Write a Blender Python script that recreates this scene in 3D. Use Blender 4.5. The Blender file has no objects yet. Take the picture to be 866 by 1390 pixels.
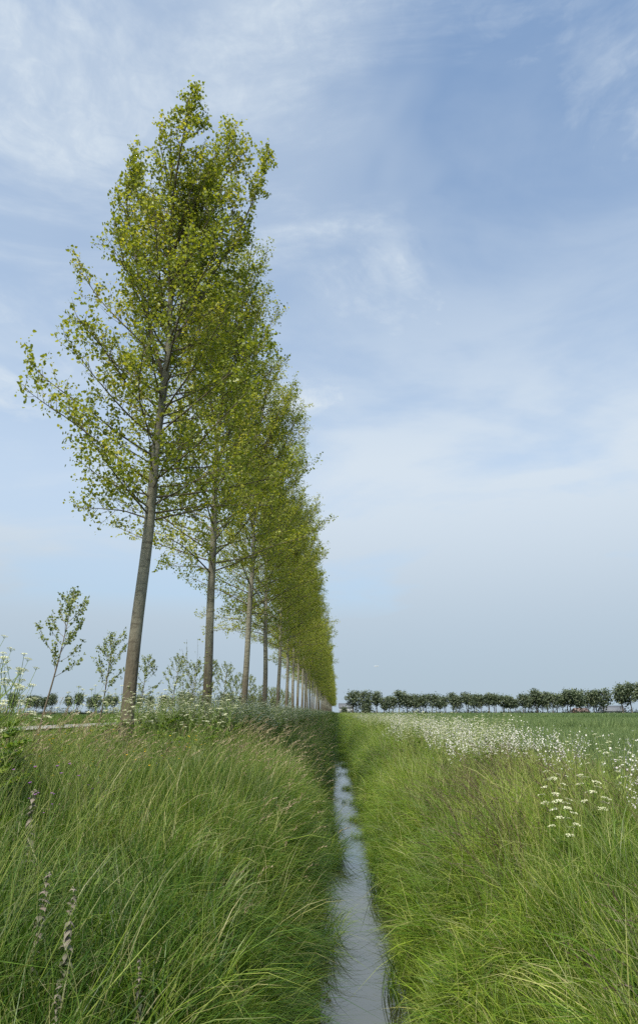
import bpy, math, random
import numpy as np
from math import radians as R, sin, cos, pi
rng = np.random.default_rng(7)
random.seed(7)
scene = bpy.context.scene
col = scene.collection
EYE = 1.25
WATER = -0.85

# ------------------------------------------------------------------ helpers
class MB:
    """collects vertices, quads/tris and a per-vertex colour 'var'."""
    def __init__(s):
        s.v=[]; s.q=[]; s.t=[]; s.c=[]; s.n=0; s.qm=[]; s.tm=[]
    def add(s, v, q=None, t=None, c=None, m=0):
        v=np.asarray(v,float).reshape(-1,3)
        if c is None: c=np.full((len(v),3),.5)
        s.v.append(v); s.c.append(np.asarray(c,float).reshape(-1,3))
        if q is not None and len(q):
            q=np.asarray(q).reshape(-1,4)+s.n; s.q.append(q); s.qm.append(np.full(len(q),m))
        if t is not None and len(t):
            t=np.asarray(t).reshape(-1,3)+s.n; s.t.append(t); s.tm.append(np.full(len(t),m))
        s.n+=len(v)
    def mesh(s, name, mats, smooth=False):
        v=np.concatenate(s.v); c=np.concatenate(s.c)
        q=np.concatenate(s.q) if s.q else np.zeros((0,4),int)
        t=np.concatenate(s.t) if s.t else np.zeros((0,3),int)
        mi=np.concatenate((s.qm if s.q else [])+(s.tm if s.t else []))
        me=bpy.data.meshes.new(name)
        me.vertices.add(len(v)); me.vertices.foreach_set('co',v.ravel())
        nl=len(q)*4+len(t)*3
        me.loops.add(nl); me.loops.foreach_set('vertex_index',np.concatenate([q.ravel(),t.ravel()]).astype(np.int32))
        nf=len(q)+len(t)
        me.polygons.add(nf)
        st=np.concatenate([np.arange(len(q))*4, len(q)*4+np.arange(len(t))*3])
        me.polygons.foreach_set('loop_start',st.astype(np.int32))
        me.polygons.foreach_set('material_index',mi.astype(np.int32))
        if smooth: me.polygons.foreach_set('use_smooth',np.ones(nf,bool))
        me.update(calc_edges=True)
        a=me.attributes.new('var','FLOAT_VECTOR','POINT'); a.data.foreach_set('vector',c.ravel())
        for m in (mats if isinstance(mats,(list,tuple)) else [mats]): me.materials.append(m)
        return me
def link(name, me, parent=None, loc=None):
    o=bpy.data.objects.new(name, me); col.objects.link(o)
    if parent is not None: o.parent=parent
    if loc is not None: o.location=loc
    return o
def tag(o,label=None,cat=None,group=None,kind=None):
    if label: o['label']=label
    if cat: o['category']=cat
    if group: o['group']=group
    if kind: o['kind']=kind
    return o
def empty(name,loc,rz=0,s=1.0):
    o=bpy.data.objects.new(name,None); col.objects.link(o)
    o.location=loc; o.rotation_euler=(0,0,rz); o.scale=(s,s,s); o.empty_display_size=.2
    return o
def copy_tree(o):
    kids=[k for k in bpy.data.objects if k.parent==o]
    c=o.copy(); col.objects.link(c)
    for k in kids:
        d=k.copy(); col.objects.link(d); d.parent=c
    return c
def norm(a):
    a=np.asarray(a,float); return a/(np.linalg.norm(a,axis=-1,keepdims=True)+1e-9)
def tube(mb,P,Rr,n=6,c=None,m=0,cap=False):
    P=np.asarray(P,float); Rr=np.asarray(Rr,float)
    T=norm(np.gradient(P,axis=0))
    ref=np.array([1.,0.13,0.07]) if abs(T[0][0])<.8 else np.array([0.1,1.,.05])
    U=norm(np.cross(T,ref)); W=np.cross(T,U)
    a=np.linspace(0,2*pi,n,endpoint=False)
    V=P[:,None,:]+Rr[:,None,None]*(np.cos(a)[None,:,None]*U[:,None,:]+np.sin(a)[None,:,None]*W[:,None,:])
    k=len(P); i=np.arange(k-1)[:,None]*n; j=np.arange(n)[None,:]; j2=(j+1)%n
    Q=np.stack([i+j,i+j2,i+n+j2,i+n+j],-1).reshape(-1,4)
    mb.add(V.reshape(-1,3),q=Q,c=None if c is None else np.tile(c,(k*n,1)),m=m)
def box(mb,x0,x1,y0,y1,z0,z1,m=0,c=None):
    v=[(x,y,z) for z in (z0,z1) for y in (y0,y1) for x in (x0,x1)]
    q=[(0,2,3,1),(4,5,7,6),(0,1,5,4),(2,6,7,3),(0,4,6,2),(1,3,7,5)]
    mb.add(v,q=q,m=m)
def snoise(x,y,s=1.,seed=0):
    r=np.random.default_rng(seed); o=0
    for k in range(6):
        a=r.uniform(0,2*pi); f=s*(1.0+.7*k); p=r.uniform(0,9)
        o=o+np.sin((x*np.cos(a)+y*np.sin(a))*f+p)/(1+.5*k)
    return o/2.6

# ------------------------------------------------------------------ materials
def new_mat(name):
    m=bpy.data.materials.new(name); m.use_nodes=True; nt=m.node_tree; nt.nodes.clear()
    out=nt.nodes.new('ShaderNodeOutputMaterial'); return m,nt,out
def N(nt,t,**k):
    n=nt.nodes.new(t)
    for a,b in k.items(): setattr(n,a,b)
    return n
def ramp(nt,fac,stops):
    r=N(nt,'ShaderNodeValToRGB'); e=r.color_ramp.elements
    while len(e)<len(stops): e.new(.5)
    for i,(p,c) in enumerate(stops): e[i].position=p; e[i].color=(*c,1)
    nt.links.new(fac,r.inputs[0]); return r.outputs[0]
def mixc(nt,f,a,b,mode='MIX'):
    m=N(nt,'ShaderNodeMix',data_type='RGBA',blend_type=mode)
    for s,v in ((m.inputs[0],f),(m.inputs[6],a),(m.inputs[7],b)):
        if hasattr(v,'is_linked'): nt.links.new(v,s)
        elif isinstance(v,tuple): s.default_value=(*v,1)
        else: s.default_value=v
    return m.outputs[2]
def leaf_mat(name,stops,trans=.4,tint=(1.25,1.3,.6),rough=.5,spec=.35,inst=None,patch=None):
    """foliage: colour by each blade's own random number; thin and translucent."""
    m,nt,out=new_mat(name)
    at=N(nt,'ShaderNodeAttribute',attribute_name='var'); sp=N(nt,'ShaderNodeSeparateXYZ'); nt.links.new(at.outputs['Vector'],sp.inputs[0])
    c=ramp(nt,sp.outputs[0],stops)
    if inst:
        ia=N(nt,'ShaderNodeAttribute',attribute_name='tint',attribute_type='INSTANCER')
        c=mixc(nt,ia.outputs['Fac'],c,inst,'MULTIPLY')
    if patch:
        g=N(nt,'ShaderNodeNewGeometry'); no=N(nt,'ShaderNodeTexNoise'); no.inputs['Scale'].default_value=patch[0]; no.inputs['Detail'].default_value=3
        nt.links.new(g.outputs['Position'],no.inputs['Vector'])
        f=N(nt,'ShaderNodeMapRange'); f.inputs[1].default_value=.4; f.inputs[2].default_value=.62
        nt.links.new(no.outputs[0],f.inputs[0]); c=mixc(nt,f.outputs[0],c,patch[1],'MULTIPLY')
    p=N(nt,'ShaderNodeBsdfPrincipled'); nt.links.new(c,p.inputs['Base Color'])
    p.inputs['Roughness'].default_value=rough; p.inputs['Specular IOR Level'].default_value=spec
    t=N(nt,'ShaderNodeBsdfTranslucent'); tc=mixc(nt,1.0,c,tint,'MULTIPLY'); nt.links.new(tc,t.inputs[0])
    x=N(nt,'ShaderNodeMixShader'); x.inputs[0].default_value=trans
    nt.links.new(p.outputs[0],x.inputs[1]); nt.links.new(t.outputs[0],x.inputs[2]); nt.links.new(x.outputs[0],out.inputs[0])
    return m
def plain(name,colr,rough=.8,noise=None,c2=None,bump=0,bs=20,stretch=(1,1,1),metal=0,spec=.3):
    m,nt,out=new_mat(name); p=N(nt,'ShaderNodeBsdfPrincipled'); p.inputs['Roughness'].default_value=rough
    p.inputs['Metallic'].default_value=metal; p.inputs['Specular IOR Level'].default_value=spec
    p.inputs['Base Color'].default_value=(*colr,1)
    if noise:
        tc=N(nt,'ShaderNodeTexCoord'); mp=N(nt,'ShaderNodeMapping'); mp.inputs['Scale'].default_value=stretch
        nt.links.new(tc.outputs['Object'],mp.inputs[0])
        no=N(nt,'ShaderNodeTexNoise'); no.inputs['Scale'].default_value=noise; no.inputs['Detail'].default_value=6; no.inputs['Roughness'].default_value=.65
        nt.links.new(mp.outputs[0],no.inputs['Vector'])
        nt.links.new(ramp(nt,no.outputs[0],[(.3,colr),(.7,c2)]),p.inputs['Base Color'])
        if bump:
            n2=N(nt,'ShaderNodeTexNoise'); n2.inputs['Scale'].default_value=bs; n2.inputs['Detail'].default_value=5
            nt.links.new(mp.outputs[0],n2.inputs['Vector'])
            b=N(nt,'ShaderNodeBump'); b.inputs['Strength'].default_value=bump; b.inputs['Distance'].default_value=.02
            nt.links.new(n2.outputs[0],b.inputs['Height']); nt.links.new(b.outputs[0],p.inputs['Normal'])
    nt.links.new(p.outputs[0],out.inputs[0]); return m

G_GRASS=[(0,(.025,.07,.009)),(.3,(.07,.145,.016)),(.6,(.15,.235,.028)),(.86,(.29,.34,.065)),(.955,(.36,.33,.15)),(1,(.42,.36,.2))]
M_grass=leaf_mat('grass_blades',G_GRASS,.34,rough=.45,spec=.3,inst=(.42,.52,.5),patch=(.8,(.66,.76,.75)))
M_grassR=leaf_mat('grass_blades_painted_sun',[(0,(.06,.13,.012)),(.3,(.15,.25,.02)),(.65,(.26,.36,.038)),(.88,(.4,.44,.09)),(1,(.44,.39,.2))],.4,rough=.45,spec=.3,inst=(.45,.55,.58),patch=(.8,(.7,.78,.8)))  # brighter copy of the grass blades, sunlight on the bank mixed into its colour
M_straw=leaf_mat('grass_seed_heads',[(0,(.2,.15,.1)),(.45,(.36,.28,.19)),(1,(.52,.43,.28))],.3,(1.1,1,.8))
M_purple=leaf_mat('dark_seed_heads',[(0,(.05,.032,.03)),(.6,(.1,.065,.05)),(1,(.2,.15,.09))],.2,(1,1,1))
M_wheat=leaf_mat('wheat_leaves',[(0,(.08,.125,.045)),(.5,(.15,.215,.08)),(.9,(.26,.33,.14)),(1,(.34,.4,.18))],.35,(1.1,1.2,.7),inst=(.55,.64,.62))
M_stem=leaf_mat('green_stalks',[(0,(.1,.17,.04)),(.6,(.2,.28,.06)),(1,(.32,.36,.1))],.2)
M_white=leaf_mat('white_petals',[(0,(.36,.42,.2)),(.4,(.6,.62,.42)),(1,(.78,.77,.62))],.3,(1,1,1),.7,.2)
M_lilac=leaf_mat('pale_lilac_petals',[(0,(.55,.46,.58)),(.25,(.72,.7,.68)),(1,(.8,.79,.74))],.3,(1,1,1),.7,.2)
M_yellow=leaf_mat('yellow_petals',[(0,(.75,.45,.02)),(1,(.85,.6,.03))],.2,(1,1,1))
M_violet=leaf_mat('violet_petals',[(0,(.22,.08,.3)),(1,(.4,.2,.45))],.2,(1,1,1))
M_nettle=leaf_mat('dusty_nettle_leaves',[(0,(.09,.11,.06)),(.5,(.15,.14,.1)),(.85,(.23,.185,.165)),(1,(.38,.35,.26))],.25,(1,1,1))
M_leaf=leaf_mat('poplar_leaves',[(0,(.135,.18,.02)),(.45,(.225,.275,.036)),(.8,(.33,.36,.055)),(1,(.46,.44,.1))],.5,(1.3,1.2,.55),.45,.4)
M_sap=leaf_mat('young_tree_leaves',[(0,(.12,.16,.05)),(.6,(.2,.25,.09)),(1,(.3,.32,.12))],.4,(1.2,1.2,.6))
M_far=leaf_mat('haze_tinted_tree_leaves',[(0,(.06,.085,.055)),(.6,(.1,.13,.078)),(1,(.15,.18,.1))],.25,(1.1,1.2,.7))  # distance haze is put into this leaf colour, paler and greyer
M_bark=plain('poplar_bark',(.105,.1,.078),.9,3,(.29,.275,.21),.9,26,(1,1,.35))
M_twig=plain('dark_twigs',(.085,.07,.05),.9,5,(.17,.14,.1))
M_rough=plain('rough_base_bark',(.09,.078,.058),.95,4,(.2,.175,.13),1,14,(1,1,.4))

# bark gets dark horizontal scars
nt=M_bark.node_tree; pr=[n for n in nt.nodes if n.type=='BSDF_PRINCIPLED'][0]
tc=N(nt,'ShaderNodeTexCoord'); mp=N(nt,'ShaderNodeMapping'); mp.inputs['Scale'].default_value=(1.2,1.2,7); nt.links.new(tc.outputs['Object'],mp.inputs[0])
no=N(nt,'ShaderNodeTexNoise'); no.inputs['Scale'].default_value=2.2; no.inputs['Detail'].default_value=4; nt.links.new(mp.outputs[0],no.inputs['Vector'])
f=N(nt,'ShaderNodeMapRange'); f.inputs[1].default_value=.56; f.inputs[2].default_value=.63; nt.links.new(no.outputs[0],f.inputs[0])
old=pr.inputs['Base Color'].links[0].from_socket
c1=mixc(nt,f.outputs[0],old,(.12,.11,.085))
# rough dark furrowed foot of the trunk
sx=N(nt,'ShaderNodeSeparateXYZ'); nt.links.new(tc.outputs['Object'],sx.inputs[0])
n3=N(nt,'ShaderNodeTexNoise'); n3.inputs['Scale'].default_value=5; n3.inputs['Detail'].default_value=5
mp3=N(nt,'ShaderNodeMapping'); mp3.inputs['Scale'].default_value=(3,3,.5); nt.links.new(tc.outputs['Object'],mp3.inputs[0]); nt.links.new(mp3.outputs[0],n3.inputs['Vector'])
ad=N(nt,'ShaderNodeMath',operation='MULTIPLY_ADD'); nt.links.new(n3.outputs[0],ad.inputs[0]); ad.inputs[1].default_value=2.2; nt.links.new(sx.outputs[2],ad.inputs[2])
f3=N(nt,'ShaderNodeMapRange'); f3.inputs[1].default_value=2.7; f3.inputs[2].default_value=3.9; f3.inputs[3].default_value=1; f3.inputs[4].default_value=0; nt.links.new(ad.outputs[0],f3.inputs[0])
c2=mixc(nt,f3.outputs[0],c1,(.1,.085,.06)); nt.links.new(c2,pr.inputs['Base Color'])

# ------------------------------------------------------------------ terrain
PX=np.array([-6000,-60,-30,-22.2,-21.4,-16.6,-15.8,-12,-6,-3.5,-1.9,-1.0,-.74,-.55,-.32,.05,.5,.68,.86,1.15,1.6,2.1,3.2,3.8,60,6000.])
PZ=np.array([0,0,0,.1,.33,.33,.12,.04,.24,.42,.28,.12,-.1,-.62,-.92,-1.15,-1.15,-.9,-.5,-.12,.03,.09,.08,0,0,0.])
def wob(y): return .035*np.sin(y*1.3)+.03*np.sin(y*.53+1)+.04*np.sin(y*2.9+.4)*np.clip(1-y/60,0,1)
def gz(x,y):
    x=np.asarray(x,float); y=np.asarray(y,float)
    near=np.exp(-(np.abs(x)/3.)**2)
    xx=x+wob(y)*near
    z=np.interp(xx,PX,PZ)
    b=.04*snoise(x,y,1.1,3)
    w=np.clip((np.abs(x)-1)/1.5,0,1)*np.clip((15-np.abs(x))/3,0,1)
    return z+b*w
xs=np.unique(np.concatenate([[-6000,-2500,-1000,-400,-150],np.linspace(-60,-16,30),np.linspace(-16,-3,50),np.linspace(-3,3.4,110),np.linspace(3.6,16,30),[20,60,150,400,1000,2500,6000]]))
ys=np.unique(np.concatenate([[-200,-60,-20,-8],np.linspace(-5,25,200),np.linspace(25,120,200)[1:],np.linspace(120,450,100)[1:],[600,1000,2000,4000,7000]]))
X,Y=np.meshgrid(xs,ys)
Z=gz(X,Y)
V=np.stack([X,Y,Z],-1).reshape(-1,3); nx=len(xs); ny=len(ys)
i=np.arange(ny-1)[:,None]*nx; j=np.arange(nx-1)[None,:]
Q=np.stack([i+j,i+j+1,i+nx+j+1,i+nx+j],-1).reshape(-1,4)
M_ground=plain('soil_and_low_grass',(.022,.036,.012),1,1.3,(.05,.08,.022),.6,9,spec=.1)
mb=MB(); mb.add(V,q=Q); o=link('ground',mb.mesh('ground',M_ground,True)); tag(o,kind='structure')

# road: asphalt sheet laid on the low embankment left of the poplars
M_road=plain('worn_asphalt',(.2,.195,.185),.9,.7,(.27,.26,.25),.4,60)
mb=MB(); yy=np.linspace(-60,600,150); L=np.stack([np.full(150,-21.1),yy,np.full(150,.36)],-1); Rr_=np.stack([np.full(150,-16.9),yy,np.full(150,.36)],-1)
V=np.concatenate([L,Rr_]); k=np.arange(149); mb.add(V,q=np.stack([k,k+150,k+151,k+1],-1)); tag(link('road',mb.mesh('road',M_road)),kind='structure')
# water
m,nt,out=new_mat('ditch_water'); M_water=m
p=N(nt,'ShaderNodeBsdfPrincipled'); p.inputs['Base Color'].default_value=(.02,.024,.014,1); p.inputs['Roughness'].default_value=.012; p.inputs['IOR'].default_value=1.85; p.inputs['Specular IOR Level'].default_value=.8
no=N(nt,'ShaderNodeTexNoise'); no.inputs['Scale'].default_value=1.1; no.inputs['Detail'].default_value=4
tc=N(nt,'ShaderNodeTexCoord'); nt.links.new(tc.outputs['Object'],no.inputs['Vector'])
nt.links.new(ramp(nt,no.outputs[0],[(.35,(.018,.021,.013)),(.65,(.024,.027,.017))]),p.inputs['Base Color']); nt.links.new(p.outputs[0],out.inputs[0])
mb=MB(); mb.add([(-.72,-60,WATER),(1.,-60,WATER),(1.,600,WATER),(-.72,600,WATER)],q=[(0,1,2,3)]); tag(link('water',mb.mesh('water',M_water)),kind='structure')

# ------------------------------------------------------------------ grass kit
def blades(mb,n,rad,hmin,hmax,w,bend,m=0,nseg=4,lean=(0,0),vr=(0,1),r=rng,curl=1.0):
    a=r.uniform(0,2*pi,n); rr=rad*np.sqrt(r.uniform(0,1,n)); root=np.stack([rr*np.cos(a),rr*np.sin(a),np.full(n,-.03)],-1)
    d=a+r.normal(0,1.2,n); D=np.stack([np.cos(d),np.sin(d)],-1)*(r.uniform(.25,1,n)*bend)[:,None]+np.array(lean)[None,:]*r.uniform(.4,1.2,n)[:,None]
    h=r.uniform(hmin,hmax,n); ww=w*r.uniform(.6,1.3,n)
    side=norm(np.stack([-D[:,1],D[:,0]],-1)+r.normal(0,.25,(n,2)))
    t=np.linspace(0,1,nseg+1)
    bl=np.linalg.norm(D,axis=1)
    hor=D[:,None,:]*h[:,None,None]*(t[None,:,None]**1.9)
    zz=h[:,None]*(t[None,:]-curl*.5*np.clip(bl,0,1.6)[:,None]**1.3*t[None,:]**3.2)
    C=np.concatenate([root[:,None,:2]+hor,(zz+root[:,None,2])[...,None]],-1)
    prof=np.array([.7,1,.9,.6,.08]) if nseg==4 else np.interp(t,[0,.3,.7,1],[.8,1,.7,.08])
    off=np.concatenate([side[:,None,:]*(ww[:,None]*prof[None,:]*.5)[...,None],np.zeros((n,nseg+1,1))],-1)
    V=np.stack([C-off,C+off],2).reshape(n,-1,3)
    k=2*(nseg+1); i=np.arange(n)[:,None,None]*k; s=np.arange(nseg)[None,:,None]*2
    Q=(i+s+np.array([0,1,3,2])[None,None,:]).reshape(-1,4)
    rv=r.uniform(vr[0],vr[1],n)
    c=np.stack([np.repeat(rv,k),np.tile(np.repeat(t,2),n),np.zeros(n*k)],-1)
    mb.add(V.reshape(-1,3),q=Q,c=c,m=m)
def seed_stalks(mb,n,rad,h0,h1,mh,ms,lean,headlen=.14,fluff=1.,r=rng,droop=.35):
    for _ in range(n):
        a=r.uniform(0,2*pi); q=rad*r.uniform(0,1)**.5; p0=np.array([q*cos(a),q*sin(a),-.02]); h=r.uniform(h0,h1)
        d=np.array([lean[0],lean[1]])*r.uniform(.4,1.3)+r.normal(0,.12,2)
        t=np.linspace(0,1,7); P=np.stack([p0[0]+d[0]*h*t**2,p0[1]+d[1]*h*t**2,p0[2]+h*(t-.5*min(1,np.hypot(*d))**1.5*t**3)],-1)
        tube(mb,P,np.linspace(.0019,.001,7),3,c=(r.uniform(.3,1),.5,0),m=ms)
        tip=P[-1]; T=norm(P[-1]-P[-2]); nh=int(14*fluff*headlen/.14)
        dd=norm(np.array([d[0],d[1],0])+1e-6)
        vs=[];qs=[];cc=[]
        for k in range(nh):
            u=k/nh; s=-headlen*.35+headlen*u
            c=tip+T*s+dd*droop*.5*headlen*u*u+np.array([0,0,-droop*headlen*u*u])
            az=r.uniform(0,2*pi); o=norm(np.array([cos(az),sin(az),.2])+T*1.6)*(.022*(1-u*.6)*fluff)
            sd=norm(np.cross(o,r.normal(0,1,3)))*.0024
            b=len(vs); vs+=[c-sd,c+sd,c+o+sd*.5,c+o-sd*.5]; qs.append((b,b+1,b+2,b+3)); cc+= [(r.uniform(0,1),.5,0)]*4
        mb.add(vs,q=qs,c=cc,m=mh)
kit_cols={}
def kit(name,meshes):
    c=bpy.data.collections.new(name)
    for k,me in enumerate(meshes):
        o=bpy.data.objects.new('%s_%02d'%(name,k),me); c.objects.link(o)
    kit_cols[name]=(c,len(meshes)); return c
def scatter(name,kitname,P,rot,scl,idx,tint,label,cat,zs=None):
    me=bpy.data.meshes.new(name); n=len(P); me.vertices.add(n); me.vertices.foreach_set('co',np.asarray(P,float).ravel())
    for an,ty,key,dat in (('rot','FLOAT_VECTOR','vector',rot),('scl','FLOAT_VECTOR','vector',scl),('idx','INT','value',idx),('tint','FLOAT','value',tint)):
        a=me.attributes.new(an,ty,'POINT'); a.data.foreach_set(key,np.asarray(dat).ravel())
    o=link(name,me); tag(o,label,cat,kind='stuff')
    ng=bpy.data.node_groups.new(name,'GeometryNodeTree'); ng.interface.new_socket('Geometry',in_out='INPUT',socket_type='NodeSocketGeometry'); ng.interface.new_socket('Geometry',in_out='OUTPUT',socket_type='NodeSocketGeometry')
    gi=ng.nodes.new('NodeGroupInput'); go=ng.nodes.new('NodeGroupOutput'); ip=ng.nodes.new('GeometryNodeInstanceOnPoints'); ci=ng.nodes.new('GeometryNodeCollectionInfo')
    ci.inputs['Collection'].default_value=kit_cols[kitname][0]; ci.inputs['Separate Children'].default_value=True; ci.inputs['Reset Children'].default_value=True
    ip.inputs['Pick Instance'].default_value=True
    def na(nm,ty):
        q=ng.nodes.new('GeometryNodeInputNamedAttribute'); q.data_type=ty; q.inputs[0].default_value=nm; return q.outputs['Attribute']
    L=ng.links.new
    L(gi.outputs[0],ip.inputs['Points']); L(ci.outputs[0],ip.inputs['Instance']); L(na('idx','INT'),ip.inputs['Instance Index'])
    er=ng.nodes.new('FunctionNodeEulerToRotation'); L(na('rot','FLOAT_VECTOR'),er.inputs[0]); L(er.outputs[0],ip.inputs['Rotation']); L(na('scl','FLOAT_VECTOR'),ip.inputs['Scale']); L(ip.outputs[0],go.inputs[0])
    md=o.modifiers.new('scatter','NODES'); md.node_group=ng
    return o
def field(n,x0,x1,y0,y1,logy=True,p=1.0):
    u=rng.uniform(0,1,n); y=(y0*(y1/y0)**(u**p)) if logy else y0+(y1-y0)*u
    return rng.uniform(x0,x1,n),y
def inview(x,y,m=1.2):   # keep what the lens (or a lens a step aside) can see
    return (np.abs(x)<.56*y+m+1.0)

# --- tuft meshes
TL=[]
for k in range(8):
    mb=MB()
    if k%4==0: blades(mb,52,.13,.22,.55,.005,1.1); blades(mb,26,.2,.15,.4,.0075,1.5); blades(mb,5,.1,.5,.75,.004,.6)
    elif k%4==1: blades(mb,64,.2,.15,.45,.0045,1.5,curl=.6); blades(mb,6,.1,.45,.75,.004,.5)
    elif k%4==2: blades(mb,18,.1,.25,.5,.011,1.5); blades(mb,44,.22,.15,.45,.0048,1.4); blades(mb,5,.2,.45,.8,.004,.9,vr=(.93,1.))
    else: blades(mb,46,.18,.2,.5,.005,1.5,vr=(.3,1.)); blades(mb,12,.2,.15,.35,.011,1.4,vr=(.4,.9)); blades(mb,4,.1,.5,.85,.0035,.5,vr=(.9,1.))
    TL.append(mb.mesh('grass_tuft',[M_grass]))
kit('verge_grass_tuft',TL)
TR=[]
for k in range(8):
    mb=MB()
    if k%4==0: blades(mb,52,.13,.22,.55,.005,1.1); blades(mb,26,.2,.15,.4,.0075,1.5); blades(mb,5,.1,.5,.75,.004,.6)
    elif k%4==1: blades(mb,64,.2,.15,.45,.0045,1.5,curl=.6); blades(mb,6,.1,.45,.75,.004,.5)
    elif k%4==2: blades(mb,18,.1,.25,.5,.011,1.5); blades(mb,44,.22,.15,.45,.0048,1.4); blades(mb,5,.2,.45,.8,.004,.9,vr=(.93,1.))
    else: blades(mb,46,.18,.2,.5,.005,1.5,vr=(.3,1.)); blades(mb,12,.2,.15,.35,.011,1.4,vr=(.4,.9)); blades(mb,4,.1,.5,.85,.0035,.5,vr=(.9,1.))
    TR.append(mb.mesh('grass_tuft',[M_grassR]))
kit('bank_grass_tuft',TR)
TS=[]
for k in range(4):
    mb=MB(); blades(mb,60,.2,.18,.4,.0065,.7); TS.append(mb.mesh('short_grass_tuft',[M_grass]))
kit('short_grass_tuft',TS)
SH=[]
for k in range(4):
    mb=MB(); seed_stalks(mb,5,.22,.65,.95,0,1,(.42,-.05),.14,1.1); SH.append(mb.mesh('pale_seed_stalks',[M_straw,M_stem]))
for k in range(3):
    mb=MB(); seed_stalks(mb,5,.2,.6,.9,0,1,(.1,0),.13,.35,droop=.05); SH.append(mb.mesh('dark_seed_stalks',[M_purple,M_stem]))
for k in range(3):
    mb=MB(); seed_stalks(mb,7,.22,.6,.85,0,1,(-.38,-.1),.17,.75,droop=.3); SH.append(mb.mesh('dark_leaning_stalks',[M_purple,M_purple]))
kit('seed_stalks',SH)
WH=[]
for k in range(4):
    mb=MB(); blades(mb,45,.1,.4,.66,.011,.3,lean=(.03,0)); blades(mb,20,.12,.45,.62,.012,.75,curl=1.2); WH.append(mb.mesh('wheat_tuft',[M_wheat]))
kit('wheat_tuft',WH)

def put(name,kitname,x,y,s,label,cat,idxs=None,hs=1.,tilt=.12,dz=0,tintb=None):
    n=len(x); z=gz(x,y)+dz
    rot=np.stack([np.clip(rng.normal(0,tilt,n),-.7,.7),np.clip(rng.normal(0,tilt,n),-.7,.7),rng.uniform(-1.,1.,n) if idxs is not None else rng.uniform(0,2*pi,n)],-1)
    scl=np.stack([s,s,s*hs],-1); k=kit_cols[kitname][1]
    idx=rng.integers(0,k,n) if idxs is None else np.asarray(idxs)[rng.integers(0,len(idxs),n)]
    return scatter(name,kitname,np.stack([x,y,z],-1),rot,scl,idx.astype(np.int32),rng.uniform(0,1,n)**1.2 if tintb is None else tintb,label,cat)

# left verge, tall
def bands(spec,xf):
    XX=[];YY=[];SS=[]
    for (n,y0,y1,s) in spec:
        x,y=xf(n,y0,y1); XX.append(x);YY.append(y);SS.append(s*rng.uniform(.75,1.2,len(x)))
    return np.concatenate(XX),np.concatenate(YY),np.concatenate(SS)
def xl(n,y0,y1):
    y=rng.uniform(y0,y1,n); x=-.5-rng.uniform(0,1,n)*5.1; k=inview(x,y); return x[k],y[k]
x,y,s=bands([(2100,.9,6,.9),(3400,6,14,1.),(3200,14,35,1.2),(3500,35,110,1.6),(2500,110,420,2.4)],xl)
hs=np.interp(-x,[0,.45,.9,2.5,4.2,5.6],[.8,.95,1.12,1.15,1.05,.75])
put('tall_verge_grass','verge_grass_tuft',x,y,s,'long dark green grass covering the left ditch bank','grass',hs=hs*(1+.3*snoise(x,y,3.2,41))/np.interp(y,[0,14,110,420],[1,1,1.35,1.8]),tilt=.36)
# left short verge to the road and beyond
def xs_(n,y0,y1):
    y=rng.uniform(y0,y1,n); x=-5.3-rng.uniform(0,1,n)*10.6; k=inview(x,y); return x[k],y[k]
x,y,s=bands([(5500,5,22,1.1),(5000,22,60,1.45),(3000,60,300,2.5)],xs_)
put('short_verge_grass','short_grass_tuft',x,y,s,'shorter green grass between the poplars and the road','grass',hs=np.interp(y,[0,40,300],[1.,.9,.6])*np.interp(x,[-14,-9,-6],[.45,.75,1.]))
yq=rng.uniform(11,26,1500); pxq=np.where(rng.uniform(0,1,1500)<.8,rng.uniform(96,180,1500),rng.uniform(-30,30,1500)); xq=yq*(pxq-458)/922.
put('tall_roadside_grass','verge_grass_tuft',xq,yq,rng.uniform(1.,1.25,1500),'taller rough grass in front of the road, left of the nearest poplar','grass',hs=np.interp(yq,[11,26],[.9,1.15]),tilt=.2)
def xf_(n,y0,y1):
    y=rng.uniform(y0,y1,n); x=-21.6-rng.uniform(0,1,n)**1.5*60; k=inview(x,y); return x[k],y[k]
x,y,s=bands([(3500,35,120,1.8),(1500,120,350,3.4)],xf_)
put('roadside_grass','short_grass_tuft',x,y,s,'low green grass beyond the road','grass',hs=.8)
# right bank
def xr(n,y0,y1):
    y=rng.uniform(y0,y1,n); x=.76+rng.uniform(0,1,n)*2.95; k=inview(x,y); return x[k],y[k]
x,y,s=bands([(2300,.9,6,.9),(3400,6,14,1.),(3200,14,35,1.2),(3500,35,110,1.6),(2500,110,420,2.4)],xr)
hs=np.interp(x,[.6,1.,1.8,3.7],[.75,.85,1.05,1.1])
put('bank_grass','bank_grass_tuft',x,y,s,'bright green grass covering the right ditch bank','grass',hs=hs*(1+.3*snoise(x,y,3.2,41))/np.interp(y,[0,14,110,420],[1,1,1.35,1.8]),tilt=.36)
# seed stalks
x=-.6-rng.uniform(0,1,800)*3.2; y=2.4*(60/2.4)**rng.uniform(0,1,800); k=inview(x,y)&(snoise(x,y,.8,5)>-.1); x=x[k];y=y[k]
put('pale_seed_grass','seed_stalks',x,y,rng.uniform(.85,1.15,len(x)),'pale drooping grass seed heads over the left bank','grass',[0,1,2,3],hs=1.0,tilt=.06)
x=-1.2-rng.uniform(0,1,420)*4.; y=2.*(40/2.)**rng.uniform(0,1,420); k=inview(x,y); x=x[k];y=y[k]
put('brown_seed_grass','seed_stalks',x,y,rng.uniform(.8,1.1,len(x)),'upright reddish brown grass seed heads in the left verge','grass',[4,5,6],tilt=.05)
x=1.0+rng.uniform(0,1,420)**1.1*2.6; y=2.4*(20/2.4)**rng.uniform(0,1,420); k=inview(x,y)&(snoise(x,y,.9,8)>-.2); x=x[k];y=y[k]
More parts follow.
